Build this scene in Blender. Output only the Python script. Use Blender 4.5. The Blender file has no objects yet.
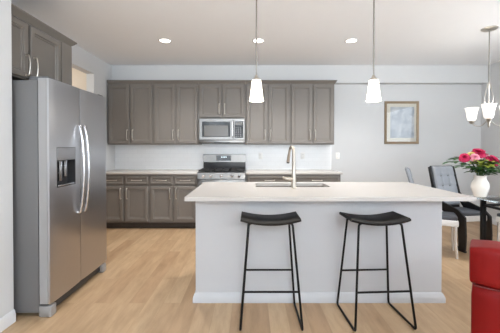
import bpy, bmesh, math, random
from mathutils import Vector, Matrix

PI = math.pi
R = math.radians
scene = bpy.context.scene
C = scene.collection

# ------------------------------------------------------------------ camera, world, light, exposure
cam_data = bpy.data.cameras.new('camera')
cam = bpy.data.objects.new('camera', cam_data)
C.objects.link(cam)
cam.location = (0, 0, 1.30)
cam.rotation_euler = (R(90 - 0.6), 0, 0)
cam_data.sensor_width = 36.0
cam_data.lens = 36.0 * 300 / 500
cam_data.shift_y = -0.031
cam_data.clip_start = 0.02
scene.camera = cam

world = bpy.data.worlds.new('world')
scene.world = world
world.use_nodes = True
wb = world.node_tree.nodes['Background']
wb.inputs[0].default_value = (0.80, 0.88, 1.0, 1)
wb.inputs[1].default_value = 1.0

def area_light(name, loc, rot, sx, sy, power, color):
    d = bpy.data.lights.new(name, 'AREA')
    d.shape = 'RECTANGLE'
    d.size = sx
    d.size_y = sy
    d.energy = power
    d.color = color
    o = bpy.data.objects.new(name, d)
    o.location = loc
    o.rotation_euler = rot
    C.objects.link(o)
    return o

# daylight at the living-side window openings, rear panel tipped up to brighten the ceiling
area_light('rear_window_uplight', (0.9, -4.36, 1.40), (R(172), 0, 0), 4.4, 2.2, 720, (0.82, 0.925, 1.0))
area_light('side_window_daylight', (4.12, 2.2, 1.55), (R(100), 0, R(90)), 1.7, 1.7, 20, (0.86, 0.94, 1.0))
area_light('side_window_daylight', (4.12, -1.6, 1.45), (R(112), 0, R(90)), 2.4, 2.0, 30, (0.86, 0.94, 1.0))

scene.view_settings.view_transform = 'Standard'
scene.view_settings.look = 'None'
scene.view_settings.gamma = 1.0
scene.view_settings.use_curve_mapping = False
scene.view_settings.exposure = 0.44

random.seed(7)

# ------------------------------------------------------------------ materials
def lin(c):
    out = []
    for v in c:
        v = v / 255.0
        out.append(v / 12.92 if v <= 0.04045 else ((v + 0.055) / 1.055) ** 2.4)
    return tuple(out) + (1.0,)

def mat(name, rgb, rough=0.5, metal=0.0, noise=0.0, nscale=20.0, stretch=(1, 1, 1), bump=0.0, coat=0.0, spec=0.5, sheen=0.0):
    m = bpy.data.materials.new(name)
    m.use_nodes = True
    nt = m.node_tree
    b = nt.nodes['Principled BSDF']
    b.inputs['Base Color'].default_value = lin(rgb)
    b.inputs['Roughness'].default_value = rough
    b.inputs['Metallic'].default_value = metal
    b.inputs['Specular IOR Level'].default_value = spec
    b.inputs['Coat Weight'].default_value = coat
    b.inputs['Sheen Weight'].default_value = sheen
    tc = nt.nodes.new('ShaderNodeTexCoord')
    mp = nt.nodes.new('ShaderNodeMapping')
    mp.inputs['Scale'].default_value = stretch
    nt.links.new(tc.outputs['Object'], mp.inputs['Vector'])
    nz = nt.nodes.new('ShaderNodeTexNoise')
    nz.inputs['Scale'].default_value = nscale
    nz.inputs['Detail'].default_value = 4
    nt.links.new(mp.outputs['Vector'], nz.inputs['Vector'])
    if noise > 0:
        mx = nt.nodes.new('ShaderNodeMix')
        mx.data_type = 'RGBA'
        c = lin(rgb)
        mx.inputs[6].default_value = tuple(max(0, v * (1 - noise)) for v in c[:3]) + (1,)
        mx.inputs[7].default_value = tuple(min(1, v * (1 + noise)) for v in c[:3]) + (1,)
        nt.links.new(nz.outputs['Fac'], mx.inputs[0])
        nt.links.new(mx.outputs[2], b.inputs['Base Color'])
    if bump > 0:
        bp = nt.nodes.new('ShaderNodeBump')
        bp.inputs['Strength'].default_value = bump
        bp.inputs['Distance'].default_value = 0.01
        nt.links.new(nz.outputs['Fac'], bp.inputs['Height'])
        nt.links.new(bp.outputs['Normal'], b.inputs['Normal'])
    return m

def glow(name, rgb, strength, base=(245, 243, 238)):
    m = mat(name, base, 0.35)
    b = m.node_tree.nodes['Principled BSDF']
    b.inputs['Emission Color'].default_value = lin(rgb)
    b.inputs['Emission Strength'].default_value = strength
    return m

M = {}
M['wall'] = mat('wall_paint', (209, 210, 211), 0.75, noise=0.012, nscale=6, bump=0.02)
M['soffit'] = M['wall']
M['ceiling'] = mat('ceiling_paint', (243, 245, 248), 0.9, noise=0.01, nscale=8, bump=0.02)
M['trim'] = mat('trim_white', (220, 220, 221), 0.45, noise=0.01)
M['beige'] = mat('hall_beige_paint', (222, 210, 194), 0.8, noise=0.015, nscale=5)
M['cab'] = mat('cabinet_taupe_grey', (116, 110, 104), 0.42, noise=0.05, nscale=14, stretch=(6, 6, 0.6))
M['toe'] = mat('toe_kick_dark', (62, 54, 48), 0.6, noise=0.06)
M['gap'] = mat('gap_shade_dark', (40, 36, 33), 0.7, noise=0.05)
M['nickel'] = mat('satin_nickel', (205, 200, 192), 0.28, 1.0, noise=0.03)
M['rod'] = mat('dim_nickel_rod', (150, 146, 140), 0.4, 0.9, noise=0.03)
M['steel'] = mat('brushed_steel', (134, 132, 130), 0.34, 1.0, noise=0.05, nscale=30, stretch=(1, 1, 14), bump=0.015)
M['fridge_steel'] = mat('fridge_brushed_steel', (192, 192, 195), 0.30, 1.0, noise=0.04, nscale=30, stretch=(14, 14, 1), bump=0.01)
_b = M['fridge_steel'].node_tree.nodes['Principled BSDF']
_b.inputs['Anisotropic'].default_value = 0.75
_t = M['fridge_steel'].node_tree.nodes.new('ShaderNodeTangent')
_t.direction_type = 'RADIAL'
_t.axis = 'Z'
M['fridge_steel'].node_tree.links.new(_t.outputs[0], _b.inputs['Tangent'])
M['steel_bright'] = mat('polished_steel', (205, 205, 207), 0.22, 1.0, noise=0.03)
M['fridge_side'] = mat('fridge_grey_side', (108, 107, 107), 0.5, 0.15, noise=0.03, nscale=60)
M['fridge_edge'] = mat('fridge_door_edge', (165, 164, 164), 0.45, 0.4, noise=0.02)
M['darkplastic'] = mat('dark_plastic', (50, 50, 52), 0.4, noise=0.05)
M['greyplastic'] = mat('grey_plastic', (96, 97, 100), 0.35, noise=0.04)
M['panelgrey'] = mat('dispenser_panel_grey', (140, 140, 143), 0.35, 0.4, noise=0.04)
M['faucet'] = mat('brushed_nickel', (178, 169, 158), 0.36, 1.0, noise=0.04)
M['blackglass'] = mat('black_glass', (22, 22, 24), 0.12, noise=0.04)
M['ovenwin'] = mat('microwave_window', (92, 90, 88), 0.25, noise=0.05, nscale=200)
M['blackenamel'] = mat('black_enamel', (30, 30, 31), 0.35, noise=0.06)
M['iron'] = mat('cast_iron', (34, 33, 33), 0.6, noise=0.1, bump=0.1)
M['quartz'] = mat('white_quartz', (185, 180, 175), 0.26, noise=0.02, nscale=90)
M['island'] = mat('island_white_paint', (185, 185, 187), 0.5, noise=0.008)
M['seat'] = mat('black_seat', (14, 13, 14), 0.5, noise=0.12, nscale=30, spec=0.3)
M['blackmetal'] = mat('black_powder_coat', (9, 9, 9), 0.45, noise=0.08, spec=0.25)
M['red'] = mat('red_leather', (118, 14, 13), 0.48, noise=0.12, nscale=7, bump=0.3, spec=0.18)
M['rededge'] = mat('red_leather_piping', (96, 10, 9), 0.45, noise=0.08)
M['ceramic'] = mat('white_ceramic', (238, 232, 224), 0.2, noise=0.01, coat=0.3)
M['chairgrey'] = mat('grey_leatherette', (150, 154, 160), 0.27, noise=0.06, nscale=12, bump=0.08)
M['chairdark'] = mat('charcoal_leatherette', (72, 75, 82), 0.4, noise=0.08, nscale=12)
M['chairmid'] = mat('mid_grey_leatherette', (124, 126, 130), 0.4, noise=0.06)
M['chairblack'] = mat('black_leatherette', (17, 17, 19), 0.3, noise=0.1)
M['chrome'] = mat('pale_chrome', (225, 222, 218), 0.25, 0.6, noise=0.02)
M['chairwhite'] = mat('white_chair_frame', (226, 224, 221), 0.3, noise=0.02)
M['stem'] = mat('flower_stem_green', (62, 92, 44), 0.6, noise=0.15)
M['leaf'] = mat('leaf_green', (52, 94, 44), 0.5, noise=0.3, nscale=15)
M['leaf_lime'] = mat('leaf_lime', (146, 160, 58), 0.5, noise=0.2, nscale=15)
M['magenta'] = mat('petal_magenta', (196, 28, 84), 0.55, noise=0.18, nscale=25)
M['pink'] = mat('petal_pink', (232, 150, 170), 0.55, noise=0.15, nscale=25)
M['yellow'] = mat('petal_cream_yellow', (226, 206, 132), 0.55, noise=0.12, nscale=25)
M['frame'] = mat('bronze_picture_frame', (142, 122, 98), 0.4, 0.35, noise=0.15, nscale=30)
M['matboard'] = mat('cream_mat_board', (232, 226, 212), 0.8, noise=0.02)
M['outlet'] = mat('outlet_white', (236, 235, 232), 0.4, noise=0.01)
M['slot'] = mat('outlet_slot', (170, 168, 166), 0.6, noise=0.02)
M['shade'] = glow('frosted_shade_lit', (255, 244, 228), 1.6)
M['shade_dim'] = glow('frosted_shade_soft', (255, 248, 240), 0.45)
M['lens'] = glow('recessed_lens_lit', (255, 246, 232), 6.0)

def glass(name, rgb, rough=0.02, alpha=0.35):
    m = bpy.data.materials.new(name)
    m.use_nodes = True
    nt = m.node_tree
    for n in list(nt.nodes):
        nt.nodes.remove(n)
    out = nt.nodes.new('ShaderNodeOutputMaterial')
    mix = nt.nodes.new('ShaderNodeMixShader')
    tr = nt.nodes.new('ShaderNodeBsdfTransparent')
    tr.inputs[0].default_value = lin(rgb)
    gl = nt.nodes.new('ShaderNodeBsdfGlossy')
    gl.inputs['Roughness'].default_value = rough
    fr = nt.nodes.new('ShaderNodeFresnel')
    fr.inputs[0].default_value = 1.5
    nt.links.new(fr.outputs[0], mix.inputs[0])
    nt.links.new(tr.outputs[0], mix.inputs[1])
    nt.links.new(gl.outputs[0], mix.inputs[2])
    nt.links.new(mix.outputs[0], out.inputs[0])
    return m
M['tableglass'] = glass('table_glass', (246, 250, 249))
M['pictureglass'] = glass('picture_glass', (250, 250, 250))

def wood_floor():
    m = bpy.data.materials.new('oak_plank_floor')
    m.use_nodes = True
    nt = m.node_tree
    b = nt.nodes['Principled BSDF']
    tc = nt.nodes.new('ShaderNodeTexCoord')
    mp = nt.nodes.new('ShaderNodeMapping')
    mp.inputs['Rotation'].default_value = (0, 0, R(90))
    nt.links.new(tc.outputs['Object'], mp.inputs['Vector'])
    br = nt.nodes.new('ShaderNodeTexBrick')
    br.inputs['Color1'].default_value = (0, 0, 0, 1)
    br.inputs['Color2'].default_value = (1, 1, 1, 1)
    br.inputs['Mortar'].default_value = (0.5, 0.5, 0.5, 1)
    br.inputs['Scale'].default_value = 1.0
    br.inputs['Mortar Size'].default_value = 0.0016
    br.inputs['Mortar Smooth'].default_value = 0.3
    br.inputs['Bias'].default_value = 0.0
    br.inputs['Brick Width'].default_value = 1.25
    br.inputs['Row Height'].default_value = 0.145
    br.offset = 0.37
    br.offset_frequency = 2
    nt.links.new(mp.outputs['Vector'], br.inputs['Vector'])
    ramp = nt.nodes.new('ShaderNodeValToRGB')
    e = ramp.color_ramp.elements
    e[0].position = 0.0
    e[0].color = lin((172, 141, 109))
    e[1].position = 1.0
    e[1].color = lin((191, 163, 130))
    el = ramp.color_ramp.elements.new(0.5)
    el.color = lin((182, 153, 120))
    nt.links.new(br.outputs['Color'], ramp.inputs[0])
    # long grain
    mp2 = nt.nodes.new('ShaderNodeMapping')
    mp2.inputs['Scale'].default_value = (5.0, 0.9, 1)
    nt.links.new(tc.outputs['Object'], mp2.inputs['Vector'])
    addv = nt.nodes.new('ShaderNodeVectorMath')
    addv.operation = 'MULTIPLY_ADD'
    addv.inputs[1].default_value = (13, 13, 13)
    nt.links.new(br.outputs['Color'], addv.inputs[0])
    nt.links.new(mp2.outputs['Vector'], addv.inputs[2])
    nz = nt.nodes.new('ShaderNodeTexNoise')
    nz.inputs['Scale'].default_value = 2.6
    nz.inputs['Detail'].default_value = 8
    nz.inputs['Roughness'].default_value = 0.65
    nt.links.new(addv.outputs[0], nz.inputs['Vector'])
    r2 = nt.nodes.new('ShaderNodeValToRGB')
    r2.color_ramp.elements[0].position = 0.28
    r2.color_ramp.elements[0].color = (0.66, 0.61, 0.55, 1)
    r2.color_ramp.elements[1].position = 0.62
    r2.color_ramp.elements[1].color = (1.06, 1.05, 1.04, 1)
    nt.links.new(nz.outputs['Fac'], r2.inputs[0])
    mul = nt.nodes.new('ShaderNodeMix')
    mul.data_type = 'RGBA'
    mul.blend_type = 'MULTIPLY'
    mul.inputs[0].default_value = 0.75
    nt.links.new(ramp.outputs[0], mul.inputs[6])
    nt.links.new(r2.outputs[0], mul.inputs[7])
    seam = nt.nodes.new('ShaderNodeMix')
    seam.data_type = 'RGBA'
    nt.links.new(br.outputs['Fac'], seam.inputs[0])
    nt.links.new(mul.outputs[2], seam.inputs[6])
    seam.inputs[7].default_value = lin((168, 139, 107))
    nt.links.new(seam.outputs[2], b.inputs['Base Color'])
    b.inputs['Roughness'].default_value = 0.42
    bp = nt.nodes.new('ShaderNodeBump')
    bp.inputs['Strength'].default_value = 0.08
    bp.inputs['Distance'].default_value = 0.003
    nt.links.new(nz.outputs['Fac'], bp.inputs['Height'])
    nt.links.new(bp.outputs['Normal'], b.inputs['Normal'])
    return m
M['floor'] = wood_floor()

def subway():
    m = mat('white_subway_tile', (232, 233, 234), 0.25)
    nt = m.node_tree
    b = nt.nodes['Principled BSDF']
    tc = nt.nodes.new('ShaderNodeTexCoord')
    mp = nt.nodes.new('ShaderNodeMapping')
    mp.inputs['Rotation'].default_value = (R(-90), 0, 0)
    nt.links.new(tc.outputs['Object'], mp.inputs['Vector'])
    br = nt.nodes.new('ShaderNodeTexBrick')
    br.inputs['Color1'].default_value = lin((243, 244, 245))
    br.inputs['Color2'].default_value = lin((240, 241, 242))
    br.inputs['Mortar'].default_value = lin((232, 233, 234))
    br.inputs['Scale'].default_value = 1.0
    br.inputs['Mortar Size'].default_value = 0.0015
    br.inputs['Brick Width'].default_value = 0.15
    br.inputs['Row Height'].default_value = 0.075
    nt.links.new(mp.outputs['Vector'], br.inputs['Vector'])
    nt.links.new(br.outputs['Color'], b.inputs['Base Color'])
    return m
M['tile'] = subway()

def print_art():
    m = mat('pale_watery_print', (200, 205, 210), 0.8)
    nt = m.node_tree
    b = nt.nodes['Principled BSDF']
    tc = nt.nodes.new('ShaderNodeTexCoord')
    nz = nt.nodes.new('ShaderNodeTexNoise')
    nz.inputs['Scale'].default_value = 7
    nz.inputs['Detail'].default_value = 6
    nz.inputs['Distortion'].default_value = 0.6
    nt.links.new(tc.outputs['Object'], nz.inputs['Vector'])
    rp = nt.nodes.new('ShaderNodeValToRGB')
    rp.color_ramp.elements[0].position = 0.32
    rp.color_ramp.elements[0].color = lin((164, 172, 182))
    rp.color_ramp.elements[1].position = 0.68
    rp.color_ramp.elements[1].color = lin((218, 220, 222))
    nt.links.new(nz.outputs['Fac'], rp.inputs[0])
    nt.links.new(rp.outputs[0], b.inputs['Base Color'])
    return m
M['print'] = print_art()

# ------------------------------------------------------------------ mesh builder
class MB:
    def __init__(self):
        self.bm = bmesh.new()

    def box(self, x0, x1, y0, y1, z0, z1, bev=0.0, seg=2):
        vs = [self.bm.verts.new(p) for p in ((x0, y0, z0), (x1, y0, z0), (x1, y1, z0), (x0, y1, z0),
                                             (x0, y0, z1), (x1, y0, z1), (x1, y1, z1), (x0, y1, z1))]
        fs = [self.bm.faces.new([vs[i] for i in q]) for q in
              ((3, 2, 1, 0), (4, 5, 6, 7), (0, 1, 5, 4), (1, 2, 6, 5), (2, 3, 7, 6), (3, 0, 4, 7))]
        if bev > 0:
            es = set()
            for f in fs:
                es.update(f.edges)
            bmesh.ops.bevel(self.bm, geom=list(es), offset=bev, segments=seg, affect='EDGES', profile=0.5)
        return self

    def loft(self, rings, close_ring=True, cap0=True, cap1=True):
        vr = [[self.bm.verts.new(p) for p in r] for r in rings]
        n = len(vr[0])
        for a, b in zip(vr[:-1], vr[1:]):
            for i in range(n if close_ring else n - 1):
                j = (i + 1) % n
                self.bm.faces.new((a[i], a[j], b[j], b[i]))
        if close_ring and cap0:
            self.bm.faces.new(list(reversed(vr[0])))
        if close_ring and cap1:
            self.bm.faces.new(vr[-1])
        return self

    def lathe(self, prof, seg=24, cx=0, cy=0, cap0=True, cap1=True):
        rings = [[(cx + r * math.cos(2 * PI * i / seg), cy + r * math.sin(2 * PI * i / seg), z) for i in range(seg)]
                 for r, z in prof]
        return self.loft(rings, True, cap0, cap1)

    def cyl(self, p0, p1, r0, r1=None, seg=16):
        r1 = r0 if r1 is None else r1
        return self.tube([p0, p1], [r0, r1], seg)

    def tube(self, pts, r, seg=10):
        pts = [Vector(p) for p in pts]
        rs = r if isinstance(r, (list, tuple)) else [r] * len(pts)
        t0 = (pts[1] - pts[0]).normalized()
        ref = Vector((0, 0, 1)) if abs(t0.z) < 0.9 else Vector((1, 0, 0))
        u = t0.cross(ref).normalized()
        rings = []
        for i, p in enumerate(pts):
            if i == 0:
                t = pts[1] - pts[0]
            elif i == len(pts) - 1:
                t = pts[-1] - pts[-2]
            else:
                t = (pts[i + 1] - p).normalized() + (p - pts[i - 1]).normalized()
            t.normalize()
            u = (u - t * u.dot(t)).normalized()
            v = t.cross(u)
            rings.append([p + (u * math.cos(2 * PI * k / seg) + v * math.sin(2 * PI * k / seg)) * rs[i]
                          for k in range(seg)])
        return self.loft(rings)

    def rings_panel(self, w, z0, z1, rings, x0=None):
        """nested rectangles in the XZ plane; rings = [(inset, y)], the last is filled."""
        xa = -w / 2 if x0 is None else x0
        xb = xa + w
        rr = []
        for ins, y in rings:
            rr.append([(xa + ins, y, z0 + ins), (xb - ins, y, z0 + ins), (xb - ins, y, z1 - ins), (xa + ins, y, z1 - ins)])
        return self.loft(rr)

    def grid(self, fn, nu, nv):
        vs = [[self.bm.verts.new(fn(i / nu, j / nv)) for j in range(nv + 1)] for i in range(nu + 1)]
        for i in range(nu):
            for j in range(nv):
                self.bm.faces.new((vs[i][j], vs[i + 1][j], vs[i + 1][j + 1], vs[i][j + 1]))
        return self

    def sweep(self, prof, path_dir, l0, l1):
        """closed profile swept straight; prof in 2D mapped by path_dir(a, b, l) -> point"""
        return self.loft([[path_dir(a, b, l0) for a, b in prof], [path_dir(a, b, l1) for a, b in prof]])

    def build(self, name, material, parent=None, smooth=None, loc=None):
        bmesh.ops.recalc_face_normals(self.bm, faces=self.bm.faces)
        me = bpy.data.meshes.new(name)
        self.bm.to_mesh(me)
        self.bm.free()
        me.materials.append(material)
        if smooth is not None:
            me.polygons.foreach_set('use_smooth', [True] * len(me.polygons))
            if smooth < 180:
                me.set_sharp_from_angle(angle=R(smooth))
        o = bpy.data.objects.new(name, me)
        C.objects.link(o)
        if parent is not None:
            o.parent = parent
        if loc is not None:
            o.location = loc
        return o

def tag(o, label, cat, group=None):
    o['label'] = label
    o['category'] = cat
    if group:
        o['group'] = group
    return o

def thing(name, label, cat, loc=(0, 0, 0), rz=0.0, group=None):
    o = bpy.data.objects.new(name, None)
    o.empty_display_size = 0.1
    C.objects.link(o)
    o.location = loc
    o.rotation_euler = (0, 0, rz)
    return tag(o, label, cat, group)

def structure(o):
    o['kind'] = 'structure'
    return o

def copy_tree(o, parent=None):
    c = o.copy()
    C.objects.link(c)
    if parent is not None:
        c.parent = parent
    for ch in list(o.children):
        copy_tree(ch, c)
    return c

def curve_pts(pts, n=8):
    """Catmull-Rom through pts"""
    P = [Vector(p) for p in pts]
    out = []
    for i in range(len(P) - 1):
        p0 = P[i - 1] if i > 0 else P[0] * 2 - P[1]
        p1, p2 = P[i], P[i + 1]
        p3 = P[i + 2] if i + 2 < len(P) else P[-1] * 2 - P[-2]
        for k in range(n):
            t = k / n
            out.append(0.5 * ((2 * p1) + (p2 - p0) * t + (2 * p0 - 5 * p1 + 4 * p2 - p3) * t * t
                              + (3 * p1 - p0 - 3 * p2 + p3) * t ** 3))
    out.append(P[-1])
    return out

def round_corner(pts, rad, n=5):
    """polyline with rounded inner corners"""
    P = [Vector(p) for p in pts]
    out = [P[0]]
    for i in range(1, len(P) - 1):
        a = (P[i - 1] - P[i]).normalized()
        b = (P[i + 1] - P[i]).normalized()
        s, e = P[i] + a * rad, P[i] + b * rad
        for k in range(n + 1):
            t = k / n
            out.append(s * (1 - t) ** 2 + P[i] * 2 * t * (1 - t) + e * t * t)
    out.append(P[-1])
    return out

# added spot without a fixture, brightening the floor near the dining table
dl = bpy.data.lights.new('unseen_spot', 'SPOT')
dl.energy = 52
dl.color = (1.0, 0.97, 0.94)
dl.spot_size = R(130)
dl.spot_blend = 0.8
dl.shadow_soft_size = 0.07
dlo = bpy.data.objects.new('unseen_spot', dl)
dlo.location = (2.9, 1.2, 2.70)
C.objects.link(dlo)
dl2 = dl.copy()
dl2.energy = 12
dl2.shadow_soft_size = 0.03
dlo2 = bpy.data.objects.new('unseen_spot', dl2)
dlo2.location = (-0.45, 0.9, 2.70)
C.objects.link(dlo2)

# ------------------------------------------------------------------ the setting
BY, LX, RX, CZ = 5.39, -2.42, 4.15, 2.74      # back wall, left kitchen wall, right wall, ceiling
SX, SY = -1.77, 2.235                         # face and end of the wall beside the fridge
structure(MB().box(-3.9, 4.35, -4.6, 5.6, -0.06, 0.0).build('floor', M['floor']))
structure(MB().box(-3.9, 4.35, -4.6, 5.6, CZ, CZ + 0.1).build('ceiling', M['ceiling']))
structure(MB().box(-3.9, 4.35, BY, BY + 0.12, 0, CZ).build('wall_back', M['wall']))
# right wall with two window openings
w = MB()
w.box(RX, RX + 0.15, -4.6, BY, 0, 0.45).box(RX, RX + 0.15, -4.6, BY, 2.45, CZ)
for a, b in ((-4.6, -2.8), (-0.4, 1.35), (3.05, BY)):
    w.box(RX, RX + 0.15, a, b, 0.45, 2.45)
w.box(RX, RX + 0.15, 1.35, 3.05, 0.45, 0.70).box(RX, RX + 0.15, 1.35, 3.05, 2.40, 2.45)
structure(w.build('wall_right', M['wall']))
# rear wall with a wide window opening
w = MB()
w.box(-3.9, RX, -4.5, -4.4, 0, 0.3).box(-3.9, RX, -4.5, -4.4, 2.5, CZ)
w.box(-3.9, -1.3, -4.5, -4.4, 0.3, 2.5).box(3.1, RX, -4.5, -4.4, 0.3, 2.5)
structure(w.build('wall_rear', M['wall']))
# left side: the stub wall beside the fridge, then the kitchen wall with an opening to a small hall
structure(MB().box(-3.9, SX, -4.6, SY, 0, CZ).build('wall_left', M['wall']))
w = MB()
w.box(LX - 0.12, LX, SY, 3.30, 0, CZ).box(LX - 0.12, LX, 4.67, BY, 0, CZ).box(LX - 0.12, LX, 3.30, 4.67, 2.45, CZ)
structure(w.build('wall_kitchen', M['wall']))
w = MB()
w.box(-3.9, -3.8, SY, BY, 0, CZ)
w.box(-3.8, LX - 0.12, 3.2, 3.28, 0, CZ).box(-3.8, LX - 0.12, 4.75, 4.83, 0, CZ)
structure(w.build('wall_hall', M['beige']))
hl = bpy.data.lights.new('hall_fill', 'POINT')  # added point light without a lamp, brightens the hall walls
hl.energy = 7
hl.color = (1.0, 0.97, 0.93)
hl.shadow_soft_size = 0.15
hlo = bpy.data.objects.new('hall_fill', hl)
hlo.location = (-3.1, 4.0, 2.3)
C.objects.link(hlo)
# dropped soffit over the wall cabinets, running the whole back wall
structure(MB().box(LX, RX, 5.25, BY, 2.437, CZ).build('ceiling_soffit', M['soffit']))
# tiled backsplash
structure(MB().box(LX, 1.46, BY - 0.008, BY, 0.914, 1.36).build('wall_backsplash', M['tile']))

BASE = [(0, 0), (0.016, 0), (0.016, 0.055), (0.012, 0.068), (0.012, 0.078), (0.006, 0.09), (0, 0.092)]
def baseboard(name, fn, l0, l1):
    structure(MB().sweep(BASE, fn, l0, l1).build(name, M['trim'], smooth=30))
baseboard('baseboard_left', lambda a, b, l: (SX + a, l, b), -4.4, SY)
baseboard('baseboard_back', lambda a, b, l: (l, BY - a, b), 1.47, RX)
baseboard('baseboard_right', lambda a, b, l: (RX - a, l, b), -4.4, BY)

# ------------------------------------------------------------------ cabinets
PANEL = [(0, 0), (0, -0.021), (0.004, -0.025), (0.043, -0.025), (0.048, -0.015), (0.058, -0.012), (0.063, -0.004), (0.066, -0.004)]
DRAW = [(0, 0), (0, -0.021), (0.004, -0.025), (0.020, -0.025), (0.024, -0.015), (0.030, -0.010), (0.032, -0.010)]

def pull(cx, cz, y, parent, vertical=True, L=0.165):
    h = L / 2
    prof = [(-h, 0), (-h, -0.022), (-h * 0.55, -0.031), (0, -0.034), (h * 0.55, -0.031), (h, -0.022), (h, 0)]
    pts = [((cx, y + d, cz + s) if vertical else (cx + s, y + d, cz)) for s, d in prof]
    b = MB().tube(curve_pts(pts, 4), 0.0055, 8)
    for s in (-h, h):
        p0 = (cx, y, cz + s) if vertical else (cx + s, y, cz)
        p1 = (p0[0], y - 0.004, p0[2])
        b.cyl(p0, p1, 0.009, 0.008, 10)
    return b.build('handle', M['nickel'], parent, 60)

def cab_door(x0, x1, z0, z1, y, parent, hside=None, hz=None):
    d = MB().rings_panel(x1 - x0, z0, z1, PANEL, x0)
    for v in d.bm.verts:
        v.co.y += y
    o = d.build('door', M['cab'], parent, 35)
    if hside is not None:
        hx = x0 + 0.032 if hside < 0 else x1 - 0.032
        pull(hx, hz, y - 0.025, o, True)
    return o

def cab_drawer(x0, x1, z0, z1, y, parent):
    d = MB().rings_panel(x1 - x0, z0, z1, DRAW, x0)
    for v in d.bm.verts:
        v.co.y += y
    o = d.build('drawer', M['cab'], parent, 35)
    pull((x0 + x1) / 2, (z0 + z1) / 2, y - 0.012, o, False, 0.15)
    return o

CROWN = [(0, 0), (-0.006, 0), (-0.010, 0.012), (-0.024, 0.026), (-0.032, 0.040), (-0.040, 0.046), (-0.040, 0.058), (0, 0.058)]

def wall_cabinet(xa, xb, z0, z1, label, crown_ends=(False, False), y_face=5.06):
    """root at the middle of its bottom face front edge"""
    w_ = xb - xa
    t = thing('wall_cabinet', label, 'cabinet', ((xa + xb) / 2, y_face, z0), 0, 'taupe wall cabinets over the counter')
    h = z1 - z0
    D = BY - y_face - 0.004
    MB().box(-w_ / 2 + 0.0008, w_ / 2 - 0.0008, 0, D, 0, h, 0.002).build('cabinet_box', M['cab'], t)
    mid = 0.0
    g = 0.014
    cab_door(-w_ / 2 + 0.022, mid - g, 0.022, h - 0.02, -0.001, t, +1, 0.022 + 0.14)
    cab_door(mid + g, w_ / 2 - 0.022, 0.022, h - 0.02, -0.001, t, -1, 0.022 + 0.14)
    b = MB()
    e0 = -w_ / 2 + (0.0008 if not crown_ends[0] else -0.04)
    e1 = w_ / 2 - (0.0008 if not crown_ends[1] else -0.04)
    r0 = [(e0 if not crown_ends[0] else -w_ / 2 + a, a, h + bz) for a, bz in CROWN]
    r1 = [(e1 if not crown_ends[1] else w_ / 2 - a, a, h + bz) for a, bz in CROWN]
    b.loft([r0, r1])
    if crown_ends[1]:
        q0 = [(w_ / 2 - a, a, h + bz) for a, bz in CROWN]
        q1 = [(w_ / 2 - a, D, h + bz) for a, bz in CROWN]
        b.loft([q0, q1])
    b.build('crown_moulding', M['cab'], t, 40)
    return t

UZ0, UZ1 = 1.355, 2.375
wall_cabinet(-2.395, -1.628, UZ0, UZ1, 'tall two-door taupe wall cabinet against the corner, nearest the fridge')
wall_cabinet(-1.628, -0.862, UZ0, UZ1, 'tall two-door taupe wall cabinet just left of the microwave')
wall_cabinet(-0.862, -0.078, 1.792, UZ1, 'short two-door taupe wall cabinet directly above the microwave')
wall_cabinet(-0.078, 0.678, UZ0, UZ1, 'tall two-door taupe wall cabinet just right of the microwave')
wall_cabinet(0.678, 1.420, UZ0, UZ1, 'tall two-door taupe wall cabinet at the open end, farthest from the fridge', (False, True))

def base_cabinet(xa, xb, label, y_face=4.785):
    w_ = xb - xa
    t = thing('base_cabinet', label, 'cabinet', ((xa + xb) / 2, y_face, 0), 0, 'taupe base cabinets along the back wall')
    D = BY - y_face - 0.012
    MB().box(-w_ / 2 + 0.0008, w_ / 2 - 0.0008, 0, D, 0.105, 0.878, 0.002).build('cabinet_box', M['cab'], t)
    MB().box(-w_ / 2 + 0.0008, w_ / 2 - 0.0008, 0.065, D, 0.0, 0.104).build('toe_kick', M['toe'], t)
    g = 0.018
    for x0, x1, s in ((-w_ / 2 + 0.022, -g, +1), (g, w_ / 2 - 0.022, -1)):
        cab_drawer(x0, x1, 0.722, 0.842, -0.001, t)
        cab_door(x0, x1, 0.135, 0.690, -0.001, t, s, 0.690 - 0.115)
    return t

base_cabinet(-2.405, -1.604, 'two-door taupe base cabinet with two drawers beside the fridge')
base_cabinet(-1.604, -0.840, 'two-door taupe base cabinet with two drawers just left of the range')

def drawer_cabinet(xa, xb, label, y_face=4.785):
    w_ = xb - xa
    t = thing('base_cabinet', label, 'cabinet', ((xa + xb) / 2, y_face, 0), 0, 'taupe base cabinets along the back wall')
    D = BY - y_face - 0.012
    MB().box(-w_ / 2 + 0.0008, w_ / 2 - 0.0008, 0, D, 0.105, 0.878, 0.002).build('cabinet_box', M['cab'], t)
    MB().box(-w_ / 2 + 0.0008, w_ / 2 - 0.0008, 0.065, D, 0.0, 0.104).build('toe_kick', M['toe'], t)
    cab_drawer(-w_ / 2 + 0.022, w_ / 2 - 0.022, 0.722, 0.842, -0.001, t)
    cab_door(-w_ / 2 + 0.022, -0.018, 0.135, 0.690, -0.001, t, 1, 0.59)
    cab_door(0.018, w_ / 2 - 0.022, 0.135, 0.690, -0.001, t, -1, 0.59)
    return t
drawer_cabinet(-0.062, 0.692, 'taupe base cabinet with one wide drawer just right of the range')
drawer_cabinet(0.692, 1.446, 'taupe base cabinet with one wide drawer at the run\'s open end')

tag(MB().box(LX + 0.003, -0.838, 4.745, BY - 0.010, 0.879, 0.914, 0.004).build('countertop', M['quartz'], smooth=40),
    'white quartz countertop between the fridge corner and the range', 'countertop', 'white countertops on the back run')
tag(MB().box(-0.064, 1.466, 4.745, BY - 0.010, 0.879, 0.914, 0.004).build('countertop', M['quartz'], smooth=40),
    'white quartz countertop right of the range, behind the faucet', 'countertop', 'white countertops on the back run')

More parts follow.
